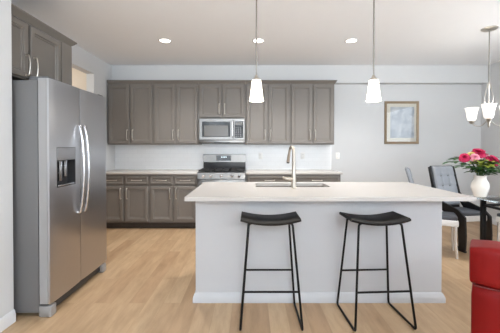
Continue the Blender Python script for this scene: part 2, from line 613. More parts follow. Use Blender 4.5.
# cabinet over the fridge, facing right
t = thing('fridge_cabinet', 'taupe cabinet with nickel pulls above the steel fridge', 'cabinet', (-1.872, 2.69, 1.868), R(90))
H = 0.480
MB().box(-0.44, 0.44, 0, 0.54, 0, H, 0.002).build('cabinet_box', M['cab'], t)
cab_door(-0.432, -0.178, 0.012, H - 0.02, -0.001, t, +1, 0.115)
cab_door(-0.150, 0.252, 0.012, H - 0.02, -0.001, t, -1, 0.115)
MB().box(-0.176, -0.152, -0.003, 0.0, 0.006, H - 0.01).build('painted_gap_shade', M['gap'], t)  # dark strips stand in for shade in the gaps beside the doors
MB().box(0.256, 0.272, -0.003, 0.0, 0.006, H - 0.01).build('painted_gap_shade', M['gap'], t)
MB().box(0.274, 0.44, -0.020, 0.0, 0.0, H - 0.002, 0.002).build('end_stile', M['cab'], t)
b = MB()
b.loft([[(-0.44, a * 1.2, H + bz) for a, bz in CROWN], [(0.44 - a * 1.2, a * 1.2, H + bz) for a, bz in CROWN]])
b.loft([[(0.44 - a * 1.2, a * 1.2, H + bz) for a, bz in CROWN], [(0.44 - a * 1.2, 0.54, H + bz) for a, bz in CROWN]])
b.build('crown_moulding', M['cab'], t, 40)

# ------------------------------------------------------------------ refrigerator (local front = -y, turned to face right)
F = thing('refrigerator', 'stainless side-by-side refrigerator with ice and water dispenser', 'refrigerator', (-1.95, 2.73, 0), R(90))
MB().box(-0.448, 0.448, -0.335, 0.42, 0.035, 1.815, 0.006).build('body', M['fridge_side'], F, 40)
MB().box(-0.43, 0.43, -0.39, -0.33, 0.02, 0.095, 0.004).build('grille', M['darkplastic'], F, 40)
def skin(u):
    return -0.426 - 0.006 * math.sin(PI * u) ** 0.6 if 0 < u < 1 else -0.424
def fridge_door(x0, x1, name):
    z0, z1 = 0.105, 1.830
    n = 10
    prof = []
    w_ = x1 - x0
    for i in range(n + 1):
        u = i / n
        prof.append((x0 + w_ * u, skin(u)))
    prof = [(x0, -0.345)] + prof + [(x1, -0.345)]
    return prof, z0, z1
split = -0.035
for x0, x1, nm in ((-0.450, split - 0.003, 'freezer_door'), (split + 0.003, 0.450, 'fridge_door')):
    prof, z0, z1 = fridge_door(x0, x1, nm)
    b = MB()
    if nm == 'freezer_door':
        # front skin with a hole for the dispenser: column strips around it
        hx0, hx1, hz0, hz1 = -0.372, -0.118, 0.985, 1.305
        pts = [p for p in prof[1:-1] if not (abs(p[0] - hx0) < 0.02 or abs(p[0] - hx1) < 0.02)]
        def yat(x):
            u = (x - x0) / (x1 - x0)
            return skin(u)
        pts += [(hx0, yat(hx0)), (hx1, yat(hx1))]
        pts.sort()
        zs = [z0, hz0, hz1, z1]
        V = [[b.bm.verts.new((px, py, zz)) for zz in zs] for px, py in pts]
        for i in range(len(pts) - 1):
            for j in range(3):
                if j == 1 and pts[i][0] >= hx0 - 1e-6 and pts[i + 1][0] <= hx1 + 1e-6:
                    continue
                b.bm.faces.new((V[i][j], V[i + 1][j], V[i + 1][j + 1], V[i][j + 1]))
        loop = [(px, py) for px, py in pts]
        top = [b.bm.verts.new((px, py, z1)) for px, py in loop] + [b.bm.verts.new((x1, -0.345, z1)), b.bm.verts.new((x0, -0.345, z1))]
        bot = [b.bm.verts.new((v.co.x, v.co.y, z0)) for v in top]
        b.bm.faces.new(top)
        b.bm.faces.new(list(reversed(bot)))
        m_ = len(loop)
        for i in (m_ - 1, m_, m_ + 1):
            j = (i + 1) % len(top)
            b.bm.faces.new((bot[i], bot[j], top[j], top[i]))
        bmesh.ops.remove_doubles(b.bm, verts=b.bm.verts, dist=0.0005)
        d = b.build('freezer_door', M['fridge_steel'], F, 35)
        # lighter strip on the outer edge
        MB().box(x0 - 0.003, x0 - 0.0005, -0.408, -0.345, z0 + 0.002, z1 - 0.002).build('door_edge', M['fridge_edge'], d)
        # dispenser
        disp = MB()
        disp.box(hx0, hx1, -0.360, -0.350, hz0, hz1)
        disp.box(hx0, hx0 + 0.006, -0.430, -0.350, hz0, hz1).box(hx1 - 0.006, hx1, -0.430, -0.350, hz0, hz1)
        disp.box(hx0, hx1, -0.430, -0.350, hz1 - 0.006, hz1).box(hx0, hx1, -0.430, -0.350, hz0, hz0 + 0.012)
        dp = disp.build('dispenser', M['darkplastic'], d)
        MB().box(hx0 + 0.006, hx1 - 0.006, -0.434, -0.36, 1.20, hz1 - 0.004, 0.004).build('control_panel', M['panelgrey'], dp, 40)
        MB().box(-0.30, -0.26, -0.405, -0.372, 1.03, 1.20, 0.004).box(-0.23, -0.19, -0.405, -0.372, 1.06, 1.20, 0.004).build('paddle', M['steel_bright'], dp, 40)
        MB().box(hx0 + 0.012, hx1 - 0.012, -0.436, -0.37, 0.992, 1.004, 0.003).build('drip_tray', M['steel_bright'], dp, 40)
    else:
        b.loft([[(px, py, zz) for px, py in prof] for zz in (z0, z1)])
        d = b.build('fridge_door', M['fridge_steel'], F, 35)
    # bowed handle
    hx = split - 0.040 if nm == 'freezer_door' else split + 0.040
    zc, hl_ = 1.110, 0.385
    hp = [(hx, -0.425, zc + hl_), (hx, -0.447, zc + hl_ - 0.015), (hx, -0.470, zc + hl_ * 0.6), (hx, -0.480, zc),
          (hx, -0.470, zc - hl_ * 0.6), (hx, -0.447, zc - hl_ + 0.015), (hx, -0.425, zc - hl_)]
    MB().tube(curve_pts(hp, 5), 0.011, 12).build('handle', M['steel_bright'], d, 60)
    MB().box(x0 + 0.02 if x0 < -0.2 else x1 - 0.10, x0 + 0.10 if x0 < -0.2 else x1 - 0.02, -0.405, -0.26, 1.8155, 1.848, 0.006).build('hinge_cover', M['greyplastic'], d, 40)
for sx in (-1, 1):
    MB().box(sx * 0.41 - 0.035, sx * 0.41 + 0.035, -0.425, -0.33, 0.0, 0.085, 0.008).build('foot', M['fridge_edge'], F, 40)
for sx in (-1, 1):
    MB().cyl((sx * 0.38, 0.34, 0), (sx * 0.38, 0.34, 0.04), 0.025).build('rear_roller', M['darkplastic'], F, 40)

# ------------------------------------------------------------------ range
G = thing('range', 'stainless gas range with black grates between base cabinets', 'range', (-0.451, 4.73, 0))
W2 = 0.378
MB().box(-W2, W2, 0.03, 0.645, 0.03, 0.905, 0.004).build('body', M['steel'], G, 40)
MB().box(-W2, W2, 0.0, 0.03, 0.03, 0.20, 0.006).build('drawer', M['steel'], G, 40)
od = MB().box(-W2, W2, -0.008, 0.03, 0.21, 0.80, 0.006).build('oven_door', M['steel'], G, 40)
MB().box(-0.27, 0.27, -0.012, -0.004, 0.33, 0.66, 0.004).build('oven_window', M['blackglass'], od, 40)
MB().tube(round_corner([(-0.31, -0.008, 0.745), (-0.31, -0.05, 0.745), (0.31, -0.05, 0.745), (0.31, -0.008, 0.745)], 0.02), 0.011, 10).build('handle', M['steel_bright'], od, 50)
fp = MB().loft([[(sx, -0.012, 0.812), (sx, 0.03, 0.812), (sx, 0.03, 0.908), (sx, 0.010, 0.908)] for sx in (-W2, W2)]).build('control_panel', M['steel'], G)
for kx in (-0.28, -0.17, 0.0, 0.17, 0.28):
    k = MB().cyl((kx, 0.004, 0.860), (kx, -0.034, 0.856), 0.026, 0.022, 18)
    k.box(kx - 0.004, kx + 0.004, -0.040, -0.030, 0.838, 0.876, 0.001)
    k.build('knob', M['steel_bright'], G, 40)
MB().box(-W2, W2, 0.008, 0.60, 0.905, 0.917, 0.004).build('cooktop', M['blackenamel'], G, 40)
for gx in (-0.25, 0.0, 0.25):
    g = MB()
    x0, x1, y0, y1, zt = gx - 0.118, gx + 0.118, 0.035, 0.57, 0.948
    g.box(x0, x1, y0, y0 + 0.012, 0.932, zt).box(x0, x1, y1 - 0.012, y1, 0.932, zt)
    g.box(x0, x0 + 0.012, y0, y1, 0.932, zt).box(x1 - 0.012, x1, y0, y1, 0.932, zt)
    for yy in (0.17, 0.30, 0.43):
        g.box(x0, x1, yy - 0.006, yy + 0.006, 0.932, zt)
    g.box(gx - 0.006, gx + 0.006, y0, y1, 0.932, zt)
    for px in (x0, x1 - 0.012):
        for py in (y0, y1 - 0.012):
            g.box(px, px + 0.012, py, py + 0.012, 0.916, 0.933)
    g.build('grate', M['iron'], G)
    for by in (0.17, 0.43):
        MB().lathe([(0.045, 0.916), (0.045, 0.922), (0.030, 0.924), (0.030, 0.930), (0.0005, 0.931)], 18, gx, by).build('burner', M['blackenamel'], G, 40)
bg = MB()
bg.box(-W2 + 0.006, W2 - 0.006, 0.575, 0.645, 0.905, 1.055, 0.004)
bg.build('backguard_vent', M['darkplastic'], G, 40)
bs = MB().loft([[(sx, 0.560, 1.050), (sx, 0.648, 1.050), (sx, 0.648, 1.190), (sx, 0.600, 1.190), (sx, 0.575, 1.183)] for sx in (-W2, W2)]).build('backguard', M['steel'], G)
MB().loft([[(sx, 0.5622, 1.072), (sx, 0.575, 1.072), (sx, 0.583, 1.168), (sx, 0.5712, 1.168)] for sx in (-0.145, 0.115)]).build('display', M['blackglass'], bs)
dg = MB()
for i in range(4):
    xx = -0.055 + i * 0.026
    dg.box(xx, xx + 0.012, 0.5605, 0.566, 1.128, 1.146)
dg.build('display_clock', glow('clock_glow', (190, 225, 240), 0.7), bs)

# ------------------------------------------------------------------ over-the-range microwave
U = thing('microwave', 'stainless over-the-range microwave under the short cabinet', 'microwave', (-0.466, 4.98, 1.378))
W2, H = 0.379, 0.410
MB().box(-W2, W2, 0.03, 0.402, 0.0, H, 0.004).build('body', M['darkplastic'], U, 40)
dr = MB()
dx1 = 0.190
dr.rings_panel(dx1 + W2, 0.055, H - 0.002, [(0, 0.03), (0, 0.004), (0.004, 0.0), (0.050, 0.0), (0.054, 0.006), (0.056, 0.006)], -W2)
d = dr.build('door', M['steel'], U, 35)
MB().box(-W2 + 0.046, dx1 - 0.046, 0.0025, 0.0075, 0.102, H - 0.050, 0.002).build('window', M['blackglass'], d)
MB().box(-W2 + 0.085, dx1 - 0.085, 0.0005, 0.006, 0.115, H - 0.115, 0.002).build('window_mesh', M['ovenwin'], d)
MB().tube(round_corner([(dx1 - 0.012, 0.002, H - 0.045), (dx1 - 0.012, -0.045, H - 0.045), (dx1 - 0.012, -0.045, 0.10), (dx1 - 0.012, 0.002, 0.10)], 0.018), 0.011, 10).build('handle', M['steel_bright'], d, 50)
cp = MB().rings_panel(W2 - dx1 - 0.004, 0.055, H - 0.002, [(0, 0.03), (0, 0.004), (0.004, 0.0), (0.006, 0.0)], dx1 + 0.004).build('control_panel', M['steel'], U, 35)
MB().box(dx1 + 0.020, W2 - 0.024, -0.002, 0.004, 0.085, H - 0.048, 0.002).build('keypad', M['blackglass'], cp)
ks = MB()
for i in range(3):
    for j in range(5):
        ks.box(dx1 + 0.036 + i * 0.036, dx1 + 0.060 + i * 0.036, -0.0035, 0.0, 0.100 + j * 0.036, 0.122 + j * 0.036)
ks.build('keys', M['greyplastic'], cp)
MB().box(dx1 + 0.034, W2 - 0.038, -0.0035, 0.0, 0.300, 0.345).build('display', M['ovenwin'], cp)
MB().box(-W2, W2, 0.004, 0.03, 0.0, 0.052, 0.003).build('lower_trim', M['steel'], U, 40)
MB().loft([[(-0.15, yy, 0.016), (-0.115, yy, 0.0), (0.115, yy, 0.0), (0.15, yy, 0.016)] for yy in (-0.002, 0.01)]).build('grip_recess', M['blackenamel'], U)

# ------------------------------------------------------------------ outlets on the backsplash
for x_, z_, y_, lab in ((0.19, 1.157, BY - 0.008, 'white wall outlet on the backsplash between microwave and faucet'),
                        (0.945, 1.157, BY - 0.008, 'white wall outlet on the backsplash just right of the faucet'),
                        (1.575, 1.157, BY, 'white wall outlet on the plain wall beyond the counter end')):
    t = thing('wall_outlet', lab, 'outlet', (x_, y_, z_), 0, 'wall outlets above the back counter')
    MB().box(-0.036, 0.036, -0.006, -0.0004, -0.058, 0.058, 0.003).build('cover_plate', M['outlet'], t, 40)
    for zz in (-0.022, 0.022):
        s = MB().box(-0.017, 0.017, -0.008, -0.005, zz - 0.015, zz + 0.015, 0.002).build('socket', M['outlet'], t, 40)
        MB().box(-0.009, -0.006, -0.0086, -0.007, zz - 0.006, zz + 0.006).box(0.006, 0.009, -0.0086, -0.007, zz - 0.006, zz + 0.006).build('slot', M['slot'], s)

# ------------------------------------------------------------------ island
IX0, IX1, IY0, IY1 = -0.458, 1.616, 2.52, 3.29
I = thing('kitchen_island', 'white panelled kitchen island base behind the stools', 'island', ((IX0 + IX1) / 2, (IY0 + IY1) / 2, 0))
hw, hd = (IX1 - IX0) / 2, (IY1 - IY0) / 2
b = MB()
def isl_rect(a, z):
    return [(-hw + a, -hd + a, z), (hw - a, -hd + a, z), (hw - a, hd - a, z), (-hw + a, hd - a, z)]
b.loft([isl_rect(0, 0.0), isl_rect(0, 0.888), isl_rect(0.03, 0.888), isl_rect(0.03, 0.0), isl_rect(0, 0.0)], True, False, False)
bmesh.ops.remove_doubles(b.bm, verts=b.bm.verts, dist=1e-5)
b.build('body', M['island'], I, 40)
b = MB()
prof = [(0, 0), (0.022, 0), (0.022, 0.042), (0.017, 0.052), (0.014, 0.064), (0.006, 0.078), (0.0, 0.082)]
def isl_ring(a, z):
    return [(-hw - a, -hd - a, z), (hw + a, -hd - a, z), (hw + a, hd, z), (-hw - a, hd, z)]
rings = [isl_ring(a, z) for a, z in prof]
b.loft(rings[1:] + [isl_ring(0.0, 0.0), rings[1]], True, False, False)
bmesh.ops.remove_doubles(b.bm, verts=b.bm.verts, dist=1e-5)
b.build('base_trim', M['island'], I, 35)
for i in range(4):
    wd = (2 * hw - 0.06) / 4
    x0 = -hw + 0.03 + i * wd
    d = MB().rings_panel(wd - 0.02, 0.12, 0.86, PANEL, -(wd - 0.02) / 2)
    o = d.build('rear_door', M['cab'], I, 35)
    o.location = (x0 + wd / 2, hd, 0)
    o.rotation_euler = (0, 0, PI)
# counter slab with the sink cut-out
KX0, KX1, KY0, KY1, KZ0, KZ1 = -0.504, 1.746, 2.305, 3.34, 0.889, 0.920
HX0, HX1, HY0, HY1 = 0.055, 0.785, 2.915, 3.215
b = MB()
xs, ys = [KX0, HX0, HX1, KX1], [KY0, HY0, HY1, KY1]
for z_, in ((KZ0,), (KZ1,)):
    pass
top = [[b.bm.verts.new((x, y, KZ1)) for y in ys] for x in xs]
bot = [[b.bm.verts.new((x, y, KZ0)) for y in ys] for x in xs]
for i in range(3):
    for j in range(3):
        if i == 1 and j == 1:
            continue
        b.bm.faces.new((top[i][j], top[i + 1][j], top[i + 1][j + 1], top[i][j + 1]))
        b.bm.faces.new((bot[i][j + 1], bot[i + 1][j + 1], bot[i + 1][j], bot[i][j]))
for i in range(3):
    b.bm.faces.new((bot[i][0], bot[i + 1][0], top[i + 1][0], top[i][0]))
    b.bm.faces.new((bot[i + 1][3], bot[i][3], top[i][3], top[i + 1][3]))
    b.bm.faces.new((bot[0][i + 1], bot[0][i], top[0][i], top[0][i + 1]))
    b.bm.faces.new((bot[3][i], bot[3][i + 1], top[3][i + 1], top[3][i]))
b.bm.faces.new((bot[1][1], top[1][1], top[2][1], bot[2][1]))
b.bm.faces.new((bot[1][2], bot[2][2], top[2][2], top[1][2]))
b.bm.faces.new((bot[1][1], bot[1][2], top[1][2], top[1][1]))
b.bm.faces.new((bot[2][1], top[2][1], top[2][2], bot[2][2]))
tag(b.build('island_countertop', M['quartz']), 'large white quartz island countertop with an undermount sink cut-out', 'countertop')
# sink bowl hung under the slab
S = thing('sink', 'stainless undermount sink sunk into the island countertop', 'sink', ((HX0 + HX1) / 2, (HY0 + HY1) / 2, KZ0))
sw, sd = (HX1 - HX0) / 2 + 0.004, (HY1 - HY0) / 2 + 0.004
b = MB()
def srect(a, z):
    return [(-sw + a, -sd + a, z), (sw - a, -sd + a, z), (sw - a, sd - a, z), (-sw + a, sd - a, z)]
b.loft([srect(-0.02, -0.0008), srect(0.002, -0.0008), srect(0.004, -0.16), srect(0.03, -0.19)], True, False, True)
b.build('bowl', mat('sink_steel', (104, 92, 82), 0.4, 0.8, noise=0.05), S, 40)
MB().lathe([(0.045, -0.1895), (0.045, -0.187), (0.030, -0.186), (0.0005, -0.188)], 20).build('drain', M['steel_bright'], S, 40)
# faucet on the near side of the sink
T = thing('faucet', 'tall pull-down nickel faucet standing on the island countertop', 'faucet', (0.412, 2.825, KZ1))
MB().lathe([(0.030, 0), (0.030, 0.006), (0.024, 0.010), (0.021, 0.06), (0.020, 0.12), (0.0185, 0.125), (0.0175, 0.24)], 20).build('base_post', M['faucet'], T, 40)
neck = [(0, 0, 0.22), (0, 0, 0.335), (-0.003, 0.014, 0.372), (-0.009, 0.050, 0.392), (-0.016, 0.092, 0.386), (-0.022, 0.125, 0.356), (-0.026, 0.142, 0.315)]
MB().tube(curve_pts(neck, 6), [0.0165] * 7 + [0.0150] * 6 + [0.0120] * 24, 14).build('neck', M['faucet'], T, 60)
sp = MB().tube([(-0.026, 0.142, 0.317), (-0.029, 0.154, 0.280), (-0.032, 0.164, 0.240)], [0.0135, 0.015, 0.0165], 14).build('spray_head', M['faucet'], T, 40)
MB().cyl((-0.032, 0.164, 0.241), (-0.0325, 0.1665, 0.228), 0.015, 0.014).build('nozzle', M['darkplastic'], sp, 40)
MB().tube(curve_pts([(-0.010, 0, 0.085), (-0.045, 0, 0.088), (-0.075, -0.004, 0.092), (-0.105, -0.006, 0.106)], 4), [0.018] * 5 + [0.014] * 4 + [0.009] * 4, 12).build('lever', M['faucet'], T, 60)

# ------------------------------------------------------------------ bar stools
def make_stool(label, loc):
    t = thing('bar_stool', label, 'stool', loc, 0, 'black bar stools at the island')
    # curved seat: ends high, middle low
    HWs, yf, yr, th = 0.217, -0.155, 0.130, 0.022
    n = 16
    rings = []
    for i in range(n + 1):
        u = -1 + 2 * i / n
        z = 0.757 + 0.030 * abs(u) ** 2.0
        slope = 2 * 0.030 * u / HWs
        nx, nz = -slope, 1.0
        l = math.hypot(nx, nz)
        nx, nz = nx / l, nz / l
        x = u * HWs
        cr = 0.012 if abs(u) < 1 else 0.012
        yfe, yre = yf + 0.010 * u * u, yr - 0.010 * u * u
        prof = [(yfe + cr, 0), (yre - cr, 0), (yre, -th * 0.4), (yre - 0.006, -th), (yfe + 0.006, -th), (yfe, -th * 0.4)]
        rings.append([(x + nx * q, y, z + nz * q) for y, q in prof])
    MB().loft(rings).build('seat', M['seat'], t, 50)
    # two sled frames
    for s, nm in ((-1, 0), (1, 1)):
        topx, botx = s * 0.160, s * 0.217
        zt = 0.757 + 0.030 * (0.16 / 0.217) ** 2 - 0.022
        pts = [(s * 0.135, -0.115, zt - 0.004), (topx, -0.120, zt - 0.006), (botx + s * 0.003, -0.208, 0.009), (botx, 0.168, 0.009), (topx, 0.100, zt - 0.006), (s * 0.135, 0.095, zt - 0.004)]
        MB().tube(round_corner(pts, 0.022, 5), 0.0085, 10).build('sled_leg', M['blackmetal'], t, 60)
    def legx(z):
        return 0.160 + (0.217 - 0.160) * (1 - z / 0.75)
    for y_, z_ in ((-0.174, 0.268), (0.142, 0.298)):
        MB().cyl((-legx(z_), y_, z_), (legx(z_), y_, z_), 0.0075, seg=10).build('crossbar', M['blackmetal'], t, 60)
    return t
st = make_stool('black curved-seat bar stool nearest the fridge, in front of the island', (0.152, 2.312, 0))
st2 = copy_tree(st)
st2.location = (0.948, 2.312, 0)
st2.rotation_euler = (0, 0, R(3))
st2['label'] = 'black curved-seat bar stool nearest the red armchair, in front of the island'

# ------------------------------------------------------------------ red armchair, seen from behind
A = thing('armchair', 'red leather armchair turned away at the lower right corner', 'armchair', (1.589, 1.372, 0), R(-38))
def pad(b, x0, x1, y0, y1, z0, z1, puff, n=8, soft=0.45):
    """soft box: rounded and swollen"""
    s = bmesh.new()
    bmesh.ops.create_cube(s, size=2.0)
    bmesh.ops.subdivide_edges(s, edges=s.edges, cuts=n, use_grid_fill=True)
    cx, cy, cz = (x0 + x1) / 2, (y0 + y1) / 2, (z0 + z1) / 2
    hx, hy, hz = (x1 - x0) / 2, (y1 - y0) / 2, (z1 - z0) / 2
    rr = min(hx, hy, hz) * soft
    mp = {}
    for v in s.verts:
        p = Vector((v.co.x * hx, v.co.y * hy, v.co.z * hz))
        q = Vector((max(-hx + rr, min(hx - rr, p.x)), max(-hy + rr, min(hy - rr, p.y)), max(-hz + rr, min(hz - rr, p.z))))
        d = p - q
        if d.length > 1e-6:
            p = q + d.normalized() * rr
        f = (1 - v.co.x ** 2) * (1 - v.co.z ** 2)
        if abs(v.co.y) > 0.99:
            p.y += puff * f * (1 if v.co.y > 0 else -1)
        g_ = (1 - v.co.x ** 2) * (1 - v.co.y ** 2)
        if abs(v.co.z) > 0.99:
            p.z += puff * g_ * (1 if v.co.z > 0 else -1)
        mp[v] = b.bm.verts.new((p.x + cx, p.y + cy, p.z + cz))
    for f in s.faces:
        b.bm.faces.new([mp[v] for v in f.verts])
    s.free()
    return b
AX = 0.46
b = MB()
pad(b, -AX, AX, -0.345, -0.165, 0.666, 0.848, 0.006, 10, 0.26)
b.build('headrest', M['red'], A, 80)
b = MB()
pad(b, -AX + 0.008, AX - 0.008, -0.340, -0.155, 0.10, 0.668, 0.008, 10, 0.22)
b.build('backrest', M['red'], A, 80)
for s in (-1, 1):
    b = MB()
    xa, xb = (-AX + 0.012, -AX + 0.16) if s < 0 else (AX - 0.16, AX - 0.012)
    pad(b, xa, xb, -0.16, 0.325, 0.10, 0.585, 0.010)
    b.build('armrest', M['red'], A, 80)
b = MB()
pad(b, -AX + 0.16, AX - 0.16, -0.155, 0.33, 0.26, 0.44, 0.02)
b.build('seat_cushion', M['red'], A, 80)
MB().box(-AX + 0.165, AX - 0.165, -0.15, 0.30, 0.10, 0.262, 0.01).build('seat_base', M['rededge'], A, 40)
MB().tube([(-AX + 0.02, -0.341, 0.667), (AX - 0.02, -0.341, 0.667)], 0.004, 8).build('piping', M['rededge'], A, 60)
for sx in (-1, 1):
    for sy in (-0.29, 0.27):
        MB().lathe([(0.018, 0.0), (0.026, 0.115)], 14, sx * 0.37, sy).build('leg', M['blackmetal'], A, 40)

# ------------------------------------------------------------------ dining table: glass top, black frame
D = thing('dining_table', 'glass-topped dining table with black metal double-rail frame', 'table', (2.98, 3.05, 0))
TX0, TX1, TY0, TY1 = 2.49, 3.47, 2.60, 3.46
MB().box(TX0 - 2.98, TX1 - 2.98, TY0 - 3.05, TY1 - 3.05, 0.740, 0.750, 0.003).build('tabletop', M['tableglass'], D, 40)
LXs, LYs = (2.645, 3.315), (2.755, 3.395)
for lx in LXs:
    for ly in LYs:
        b = MB()
        cx, cy = lx - 2.98, ly - 3.05
        b.box(cx - 0.026, cx - 0.003, cy - 0.016, cy + 0.016, 0, 0.739, 0.004)
        b.box(cx + 0.003, cx + 0.026, cy - 0.016, cy + 0.016, 0, 0.739, 0.004)
        b.box(cx - 0.004, cx + 0.004, cy - 0.012, cy + 0.012, 0.001, 0.735)
        b.build('leg', M['blackmetal'], D, 40)
for z0, z1 in ((0.708, 0.736), (0.640, 0.664)):
    for ly in LYs:
        MB().box(LXs[0] + 0.0265 - 2.98, LXs[1] - 0.0265 - 2.98, ly - 3.05 - 0.016, ly - 3.05 + 0.016, z0, z1, 0.003).build('rail', M['blackmetal'], D, 40)
    for lx in LXs:
        MB().box(lx - 2.98 - 0.016, lx - 2.98 + 0.016, LYs[0] + 0.0165 - 3.05, LYs[1] - 0.0165 - 3.05, z0, z1, 0.003).build('rail', M['blackmetal'], D, 40)

# ------------------------------------------------------------------ tufted dining chairs (front = -y)
def make_chair(label, loc, rz, style, hw=0.19, dp=0.42, padmat='chairgrey', seatmat='chairdark'):
    t = thing('dining_chair', label, 'chair', loc, rz, 'tufted dining chairs round the glass table')
    yb, yf = dp / 2, -dp / 2
    lean = 0.13
    def by(z):        # back line
        return yb + lean * ((z - 0.46) / 0.58) ** 1.3 if z > 0.46 else yb
    # tufted cushion
    z0, z1 = 0.50, 1.04
    cols, rows = 2, 3
    def dimple(u, v):
        du = abs((u * (cols + 1)) - round(u * (cols + 1)))
        dv = abs((v * (rows + 1)) - round(v * (rows + 1)))
        inside = 0.12 < u < 0.88 and 0.1 < v < 0.9
        groove = (math.exp(-(du / 0.10) ** 2) + math.exp(-(dv / 0.10) ** 2)) * 0.006
        but = math.exp(-((du ** 2 + dv ** 2) / 0.02)) * 0.012 if inside else 0
        edge = min(u, 1 - u, v, 1 - v)
        rnd = 0.020 * max(0, 1 - edge / 0.06) ** 2
        return groove + but + rnd
    def front(u, v):
        z = z0 + (z1 - z0) * v
        ww = hw * (1 - 0.05 * v)
        return (-ww + 2 * ww * u, by(z) - 0.045 + dimple(u, v), z)
    b = MB().grid(front, 36, 40)
    b.bm.verts.ensure_lookup_table()
    # close to a shell: back grid + skirt
    def rear(u, v):
        z = z0 + (z1 - z0) * v
        ww = hw * (1 - 0.05 * v)
        return (-ww + 2 * ww * u, by(z) - 0.012, z)
    nb = len(b.bm.verts)
    b.grid(rear, 36, 40)
    b.bm.verts.ensure_lookup_table()
    V = b.bm.verts
    idx = lambda i, j: i * 41 + j
    ring = [(i, 0) for i in range(37)] + [(36, j) for j in range(1, 41)] + [(i, 40) for i in range(35, -1, -1)] + [(0, j) for j in range(39, 0, -1)]
    for k in range(len(ring)):
        a, c = ring[k], ring[(k + 1) % len(ring)]
        b.bm.faces.new((V[idx(*a)], V[idx(*c)], V[nb + idx(*c)], V[nb + idx(*a)]))
    back = b.build('back_cushion', M[padmat], t, 75)
    bt = MB()
    for i in range(1, cols + 1):
        for j in range(1, rows + 1):
            u, v = i / (cols + 1), j / (rows + 1)
            p = Vector(front(u, v))
            bt.cyl(p + Vector((0, 0.002, 0)), p + Vector((0, -0.006, 0)), 0.013, 0.008, 10)
    bt.build('tuft_buttons', M['chairblack'], back, 40)
    # rear shell
    b = MB()
    b.loft([[(-hw - 0.006, by(z) - 0.011, z), (hw + 0.006, by(z) - 0.011, z), (hw + 0.004, by(z) + 0.010, z), (-hw - 0.004, by(z) + 0.010, z)]
            for z in [0.42 + 0.625 * k / 12 for k in range(13)]])
    b.build('back_shell', M['chairblack'] if style == 'band' else M['chairmid'], t, 40)
    # seat pad on its rim
    b = MB()
    pad(b, -hw + 0.008, hw - 0.008, yf + 0.004, yb - 0.052, 0.440, 0.487, 0.010, 6)
    b.build('seat_cushion', M[seatmat], t, 80)
    frm = M['chairwhite']
    b = MB().box(-hw, hw, yf - 0.006, yb - 0.013, 0.372, 0.448, 0.014)
    b.build('seat_frame', frm, t, 40)
    if style == 'band':
        for s in (-1, 1):
            x0, x1 = (s * hw - 0.026, s * hw - 0.004) if s < 0 else (s * hw + 0.004, s * hw + 0.026)
            path = [(by(1.03), 1.03), (by(0.80), 0.80), (by(0.66), 0.66), (yb - 0.10, 0.52), (yf + 0.08, 0.455), (yf + 0.02, 0.42), (yf + 0.005, 0.20), (yf + 0.005, 0.04), (yf + 0.10, 0.0)]
            wd_ = [0.022, 0.024, 0.036, 0.058, 0.062, 0.062, 0.056, 0.052, 0.02]
            b = MB()
            rings = []
            for k, (py, pz) in enumerate(path):
                a = path[max(0, k - 1)]
                c = path[min(len(path) - 1, k + 1)]
                tx, tz = c[0] - a[0], c[1] - a[1]
                l = math.hypot(tx, tz)
                nx, nz = -tz / l, tx / l
                h_ = wd_[k]
                q0 = (py + nx * h_, max(0.0, pz + nz * h_))
                q1 = (py - nx * h_, max(0.0, pz - nz * h_))
                rings.append([(x0, q0[0], q0[1]), (x1, q0[0], q0[1]), (x1, q1[0], q1[1]), (x0, q1[0], q1[1])])
            b.loft(rings)
            b.build('side_band', M['chairblack'], t, 40)
            MB().box(x0 - 0.004, x1 + 0.004, yf - 0.05, yf + 0.12, 0.0, 0.026, 0.006).build('floor_runner', M['chairblack'], t, 40)
    else:
        for sx in (-1, 1):
            for sy, yy in ((-1, yf + 0.022), (1, yb - 0.04)):
                x = sx * (hw - 0.024)
                MB().tube(curve_pts([(x, yy, 0.372), (x, yy, 0.20), (x + sx * 0.006, yy + sy * 0.012, 0.0)], 5), 0.016, 12).build('leg', M['chrome'], t, 60)
    return t
make_chair('pale grey dining chair with light legs half hidden behind the island countertop', (2.325, 3.74, 0), R(62), 'legs', hw=0.18, dp=0.42)
make_chair('silver tufted dining chair with black side bands, showing its buttoned back', (2.80, 3.97, 0), R(10), 'band', hw=0.172)
make_chair('grey dining chair with a white seat rim at the photo edge behind the table', (3.33, 3.64, 0), R(-70), 'legs', hw=0.185)

# ------------------------------------------------------------------ vase and bouquet
VX, VY, VZ = 2.580, 3.36, 0.7505
tag(MB().lathe([(0.0522, 0), (0.0594, 0.006), (0.0612, 0.018), (0.0684, 0.045), (0.0810, 0.085), (0.0873, 0.120), (0.0828, 0.155), (0.0684, 0.185),
                (0.0594, 0.205), (0.0576, 0.222), (0.0648, 0.240), (0.0612, 0.240), (0.0540, 0.222), (0.0540, 0.205), (0.0005, 0.190)], 32,
               ).build('vase', M['ceramic'], smooth=60, loc=(VX, VY, VZ)),
    'round white ceramic vase on the glass dining table', 'vase')

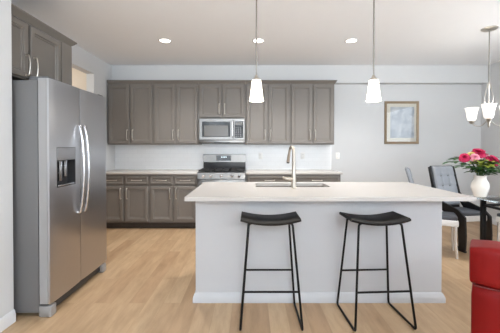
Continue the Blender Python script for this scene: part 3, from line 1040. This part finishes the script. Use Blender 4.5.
def petals(b, c, axis, rad, layers, rnd):
    ax = Vector(axis).normalized()
    ref = Vector((0, 0, 1)) if abs(ax.z) < 0.9 else Vector((1, 0, 0))
    u = ax.cross(ref).normalized()
    v = ax.cross(u)
    for L in range(layers):
        k = L / max(1, layers - 1)
        n = 5 + L * 2
        tilt = R(12 + 70 * k)
        ln = rad * (0.55 + 0.5 * k)
        for i in range(n):
            a = 2 * PI * (i + 0.5 * (L % 2)) / n + rnd.uniform(-0.15, 0.15)
            rd = u * math.cos(a) + v * math.sin(a)
            sd = ax.cross(rd)
            wdt = ln * 0.55
            def fn(p, q, rd=rd, sd=sd, tilt=tilt, ln=ln, wdt=wdt, L=L):
                s = q
                ang = tilt * (0.35 + 0.65 * s) + (0.5 * s * s if L == layers - 1 else -0.15 * s * s)
                d = rd * math.sin(ang) + ax * math.cos(ang)
                wd = wdt * math.sin(PI * min(1, 0.12 + 0.80 * s)) ** 0.7
                x = (p - 0.5) * 2
                return c + d * ln * s + sd * wd * x - (rd * 0.18 * ln * x * x * s) * -1 * 0.5
            b.grid(fn, 4, 5)
    return b

def flower(px, py, pz, axis, rad, m, label, layers=5):
    rnd = random.Random(hash((round(px * 100), round(pz * 100))) & 0xffff)
    t = thing('flower', label, 'flower', (VX, VY, VZ + 0.20), 0, 'blooms of the bouquet in the white vase')
    c = Vector((px, py, pz))
    c.z -= 0.012
    rad *= 0.84
    base = c - Vector(axis).normalized() * rad * 0.25
    b = petals(MB(), base, axis, rad, layers, rnd)
    b.build('bloom', M[m], t, 180)
    st_ = curve_pts([(px * 0.05, py * 0.05, 0.0), (px * 0.35, py * 0.35, pz * 0.55), tuple(base)], 5)
    MB().tube(st_, 0.004, 6).build('stem', M['stem'], t, 60)
    b = MB()
    for k in range(5):
        a = 2 * PI * k / 5
        d = Vector((math.cos(a), math.sin(a), -0.1)) * rad * 0.6
        sd = Vector((-math.sin(a), math.cos(a), 0)) * rad * 0.16
        b.grid(lambda p, q: base + d * q + sd * (2 * p - 1) * math.sin(PI * min(1, 0.1 + 0.9 * q)), 2, 3)
    b.build('sepal', M['stem'], t, 180)
    return t

flower(-0.035, -0.02, 0.315, (-0.1, -0.45, 1), 0.082, 'magenta', 'magenta bloom at the very top of the bouquet', 6)
flower(-0.215, -0.05, 0.262, (-0.6, -0.6, 0.9), 0.062, 'magenta', 'magenta bloom on the bouquet side toward the island')
flower(0.075, -0.09, 0.235, (0.3, -0.8, 0.8), 0.072, 'magenta', 'full magenta bloom low on the front of the bouquet, away from the island', 6)
flower(0.150, -0.03, 0.215, (0.8, -0.5, 0.7), 0.062, 'magenta', 'magenta bloom at the outer edge of the bouquet, away from the island')
flower(-0.120, -0.08, 0.262, (-0.35, -0.8, 0.8), 0.056, 'pink', 'pale pink bloom between the island-side and topmost magenta blooms')
flower(-0.115, -0.02, 0.290, (-0.4, -0.4, 1), 0.050, 'yellow', 'cream yellow bloom high in the bouquet on the island side')
flower(0.060, 0.00, 0.285, (0.5, -0.2, 1), 0.046, 'pink', 'pale pink bloom tucked just behind the full front magenta bloom')

def leaf_blade(b, c, d, ln, wd, droop):
    d = Vector(d).normalized()
    sd = d.cross(Vector((0, 0, 1)))
    if sd.length < 1e-3:
        sd = Vector((1, 0, 0))
    sd.normalize()
    up = sd.cross(d)
    def fn(p, q):
        x = 2 * p - 1
        wq = wd * math.sin(PI * min(1, 0.03 + 0.97 * q)) ** 0.8
        return Vector(c) + d * ln * q + sd * wq * x + up * (0.25 * wq * abs(x)) - Vector((0, 0, 1)) * droop * q * q
    return b.grid(fn, 4, 7)

def sprig(ang, reach, rise, m, seed, nl=6, ll=0.085, lw=0.020):
    rnd = random.Random(seed)
    t = thing('leaf_sprig', 'dark green leafy sprig in the bouquet on the glass table' if m == 'leaf' else 'lime green leafy sprig low in the front of the bouquet',
              'foliage', (VX, VY, VZ + 0.20), 0, 'dark leafy sprigs in the vase' if m == 'leaf' else 'lime leafy sprigs in the vase')
    ca, sa = math.cos(ang), math.sin(ang)
    path = curve_pts([(ca * 0.01, sa * 0.01, 0.0), (ca * reach * 0.30, sa * reach * 0.30, rise * 0.70), (ca * reach * 0.68, sa * reach * 0.68, rise * 1.0), (ca * reach, sa * reach, rise * 0.95)], 5)
    MB().tube(path, 0.0028, 6).build('stem', M['stem'], t, 60)
    b = MB()
    for k in range(nl):
        f = 0.30 + 0.70 * k / (nl - 1)
        p = path[min(len(path) - 1, int(f * (len(path) - 1)))]
        a2 = ang + (0.75 if k % 2 else -0.75) * (1 if k < nl - 1 else 0.1) + rnd.uniform(-0.2, 0.2)
        leaf_blade(b, p, (math.cos(a2), math.sin(a2), rnd.uniform(-0.1, 0.35)), ll * rnd.uniform(0.8, 1.15), lw, 0.02)
    lf = b.build('leaves', M[m], t, 180)
    return t
for i, (dg, rc, rs) in enumerate(((180, 0.33, 0.165), (200, 0.30, 0.120), (165, 0.24, 0.20), (222, 0.22, 0.11), (245, 0.20, 0.10), (285, 0.20, 0.085),
                                  (312, 0.21, 0.10), (340, 0.23, 0.12), (5, 0.26, 0.16), (30, 0.22, 0.2), (80, 0.2, 0.2), (130, 0.22, 0.2),
                                  (350, 0.17, 0.05), (262, 0.15, 0.12), (235, 0.12, 0.17), (300, 0.12, 0.17))):
    sprig(R(dg), rc, rs + 0.03, 'leaf', 100 + i, 8, 0.105, 0.027)
for i, (dg, rc, rs) in enumerate(((268, 0.12, 0.205), (236, 0.17, 0.215), (216, 0.19, 0.185), (290, 0.12, 0.19), (252, 0.17, 0.17))):
    sprig(R(dg), rc, rs, 'leaf_lime', 200 + i, 7, 0.100, 0.036)

# ------------------------------------------------------------------ framed picture
P = thing('framed_picture', 'framed pale print in a bronze frame on the back wall', 'picture', (2.717, BY, 1.752))
b = MB()
w2, h2 = 0.306, 0.382
fr = [(0, -0.001), (0, -0.020), (0.006, -0.028), (0.018, -0.026), (0.030, -0.016), (0.040, -0.014), (0.042, -0.008)]
rr = []
for ins, y in fr:
    rr.append([(-w2 + ins, y, -h2 + ins), (w2 - ins, y, -h2 + ins), (w2 - ins, y, h2 - ins), (-w2 + ins, y, h2 - ins)])
b.loft(rr, True, True, False)
b.build('frame', M['frame'], P, 40)
MB().box(-w2 + 0.036, w2 - 0.036, -0.006, -0.003, -h2 + 0.036, h2 - 0.036).build('mat_board', M['matboard'], P)
MB().box(-w2 + 0.105, w2 - 0.080, -0.0075, -0.0062, -h2 + 0.11, h2 - 0.10).build('print', M['print'], P)
MB().box(-w2 + 0.040, w2 - 0.040, -0.0115, -0.0095, -h2 + 0.040, h2 - 0.040).build('glass', M['pictureglass'], P)

# ------------------------------------------------------------------ lamps
def bulb(loc, power, parent, color=(1.0, 0.87, 0.70), rad=0.04, kind='POINT'):
    d = bpy.data.lights.new('bulb', kind)
    d.energy = power
    d.color = color
    d.shadow_soft_size = rad
    if kind == 'SPOT':
        d.spot_size = R(130)
        d.spot_blend = 0.8
    o = bpy.data.objects.new('bulb', d)
    o.location = loc
    o.parent = parent
    C.objects.link(o)
    return o

def pendant(x, y, zb, label):
    t = thing('pendant_lamp', label, 'lamp', (x, y, CZ), 0, 'pendants over the island')
    top = CZ - zb
    MB().lathe([(0.062, 0.0), (0.062, -0.012), (0.045, -0.026), (0.010, -0.030)], 28).build('canopy', M['nickel'], t, 40)
    zt = zb + 0.185 - CZ
    MB().cyl((0, 0, -0.028), (0, 0, zt + 0.035), 0.0065).build('rod', M['rod'], t, 60)
    MB().lathe([(0.007, zt + 0.050), (0.012, zt + 0.040), (0.020, zt + 0.022), (0.034, zt + 0.012), (0.040, zt - 0.004)], 24).build('shade_cap', M['nickel'], t, 40)
    z0 = zb - CZ
    MB().lathe([(0.041, zt), (0.045, zt - 0.03), (0.052, zt - 0.09), (0.060, zt - 0.15), (0.065, z0), (0.061, z0 + 0.001), (0.056, zt - 0.15), (0.041, zt - 0.03), (0.0005, zt - 0.006)], 28,
               ).build('lamp_shade', M['shade'], t, 60)
    bulb((0, 0, z0 - 0.03), 7, t, (1.0, 0.93, 0.84))
    return t
pendant(0.058, 2.70, 1.722, 'frosted glass pendant lamp hanging over the sink end of the island, before the range')
pendant(1.110, 2.70, 1.722, 'frosted glass pendant lamp hanging over the bare end of the island, near the picture')

for x, lab in ((-1.14, 'lit recessed ceiling light nearest the fridge'), (0.113, 'lit recessed ceiling light behind the first pendant rod'),
               (1.36, 'lit recessed ceiling light between the pendant rods, nearest the dining side')):
    t = thing('ceiling_light', lab, 'light', (x, 4.04, CZ), 0, 'recessed ceiling lights')
    MB().lathe([(0.088, 0.0), (0.088, -0.004), (0.072, -0.008), (0.066, -0.003), (0.0655, 0.0)], 32, cap0=False, cap1=False).build('trim_ring', M['trim'], t, 40)
    MB().lathe([(0.066, -0.0035), (0.0005, -0.0045)], 32, cap0=False).build('lens', M['lens'], t, 60)
    bulb((0, 0, -0.03), 80, t, (1.0, 0.97, 0.94), 0.06, 'SPOT')

# chandelier with three upturned shades
K = thing('chandelier', 'three-light nickel chandelier with frosted bell shades over the dining table', 'chandelier', (2.885, 3.63, CZ))
MB().lathe([(0.085, 0.0), (0.085, -0.010), (0.060, -0.026), (0.012, -0.032)], 28).build('canopy', M['nickel'], K, 40)
MB().cyl((0, 0, -0.03), (0, 0, -0.70), 0.006).build('rod', M['rod'], K, 60)
b = MB()
for k in range(3):
    a = R(-68.5 + 120 * k)
    ca, sa = math.cos(a), math.sin(a)
    b.tube(curve_pts([(ca * 0.010, sa * 0.010, -0.66), (ca * 0.026, sa * 0.026, -0.73), (ca * 0.046, sa * 0.046, -0.84), (ca * 0.034, sa * 0.034, -0.93), (ca * 0.012, sa * 0.012, -1.04)], 5), 0.004, 8)
b.build('scroll', M['nickel'], K, 60)
MB().lathe([(0.004, -0.64), (0.012, -0.66), (0.015, -0.69), (0.010, -0.72), (0.007, -0.75), (0.007, -1.03), (0.016, -1.06), (0.024, -1.10), (0.024, -1.125), (0.013, -1.145), (0.017, -1.165), (0.009, -1.185), (0.0005, -1.195)], 20).build('column', M['nickel'], K, 50)
for k in range(3):
    a = R(-128.5 + 120 * k)
    ca, sa = math.cos(a), math.sin(a)
    rr_ = 0.195
    zs_ = -1.115
    arm = MB().tube(curve_pts([(ca * 0.02, sa * 0.02, -1.11), (ca * 0.08, sa * 0.08, zs_ - 0.050), (ca * 0.15, sa * 0.15, zs_ - 0.046), (ca * rr_, sa * rr_, zs_ - 0.004)], 6), 0.006, 8).build('arm', M['nickel'], K, 60)
    MB().lathe([(0.010, zs_ - 0.020), (0.028, zs_ - 0.006), (0.034, zs_ + 0.012), (0.031, zs_ + 0.014)], 20, ca * rr_, sa * rr_).build('socket_cup', M['nickel'], arm, 50)
    MB().lathe([(0.032, zs_ + 0.014), (0.045, zs_ + 0.026), (0.053, zs_ + 0.065), (0.059, zs_ + 0.115), (0.075, zs_ + 0.182), (0.072, zs_ + 0.182), (0.056, zs_ + 0.115), (0.050, zs_ + 0.065), (0.0005, zs_ + 0.03)], 28,
               ca * rr_, sa * rr_).build('lamp_shade', M['shade_dim'], arm, 60)
    bulb((ca * rr_, sa * rr_, zs_ + 0.20), 1.4, K, (1.0, 0.93, 0.84))
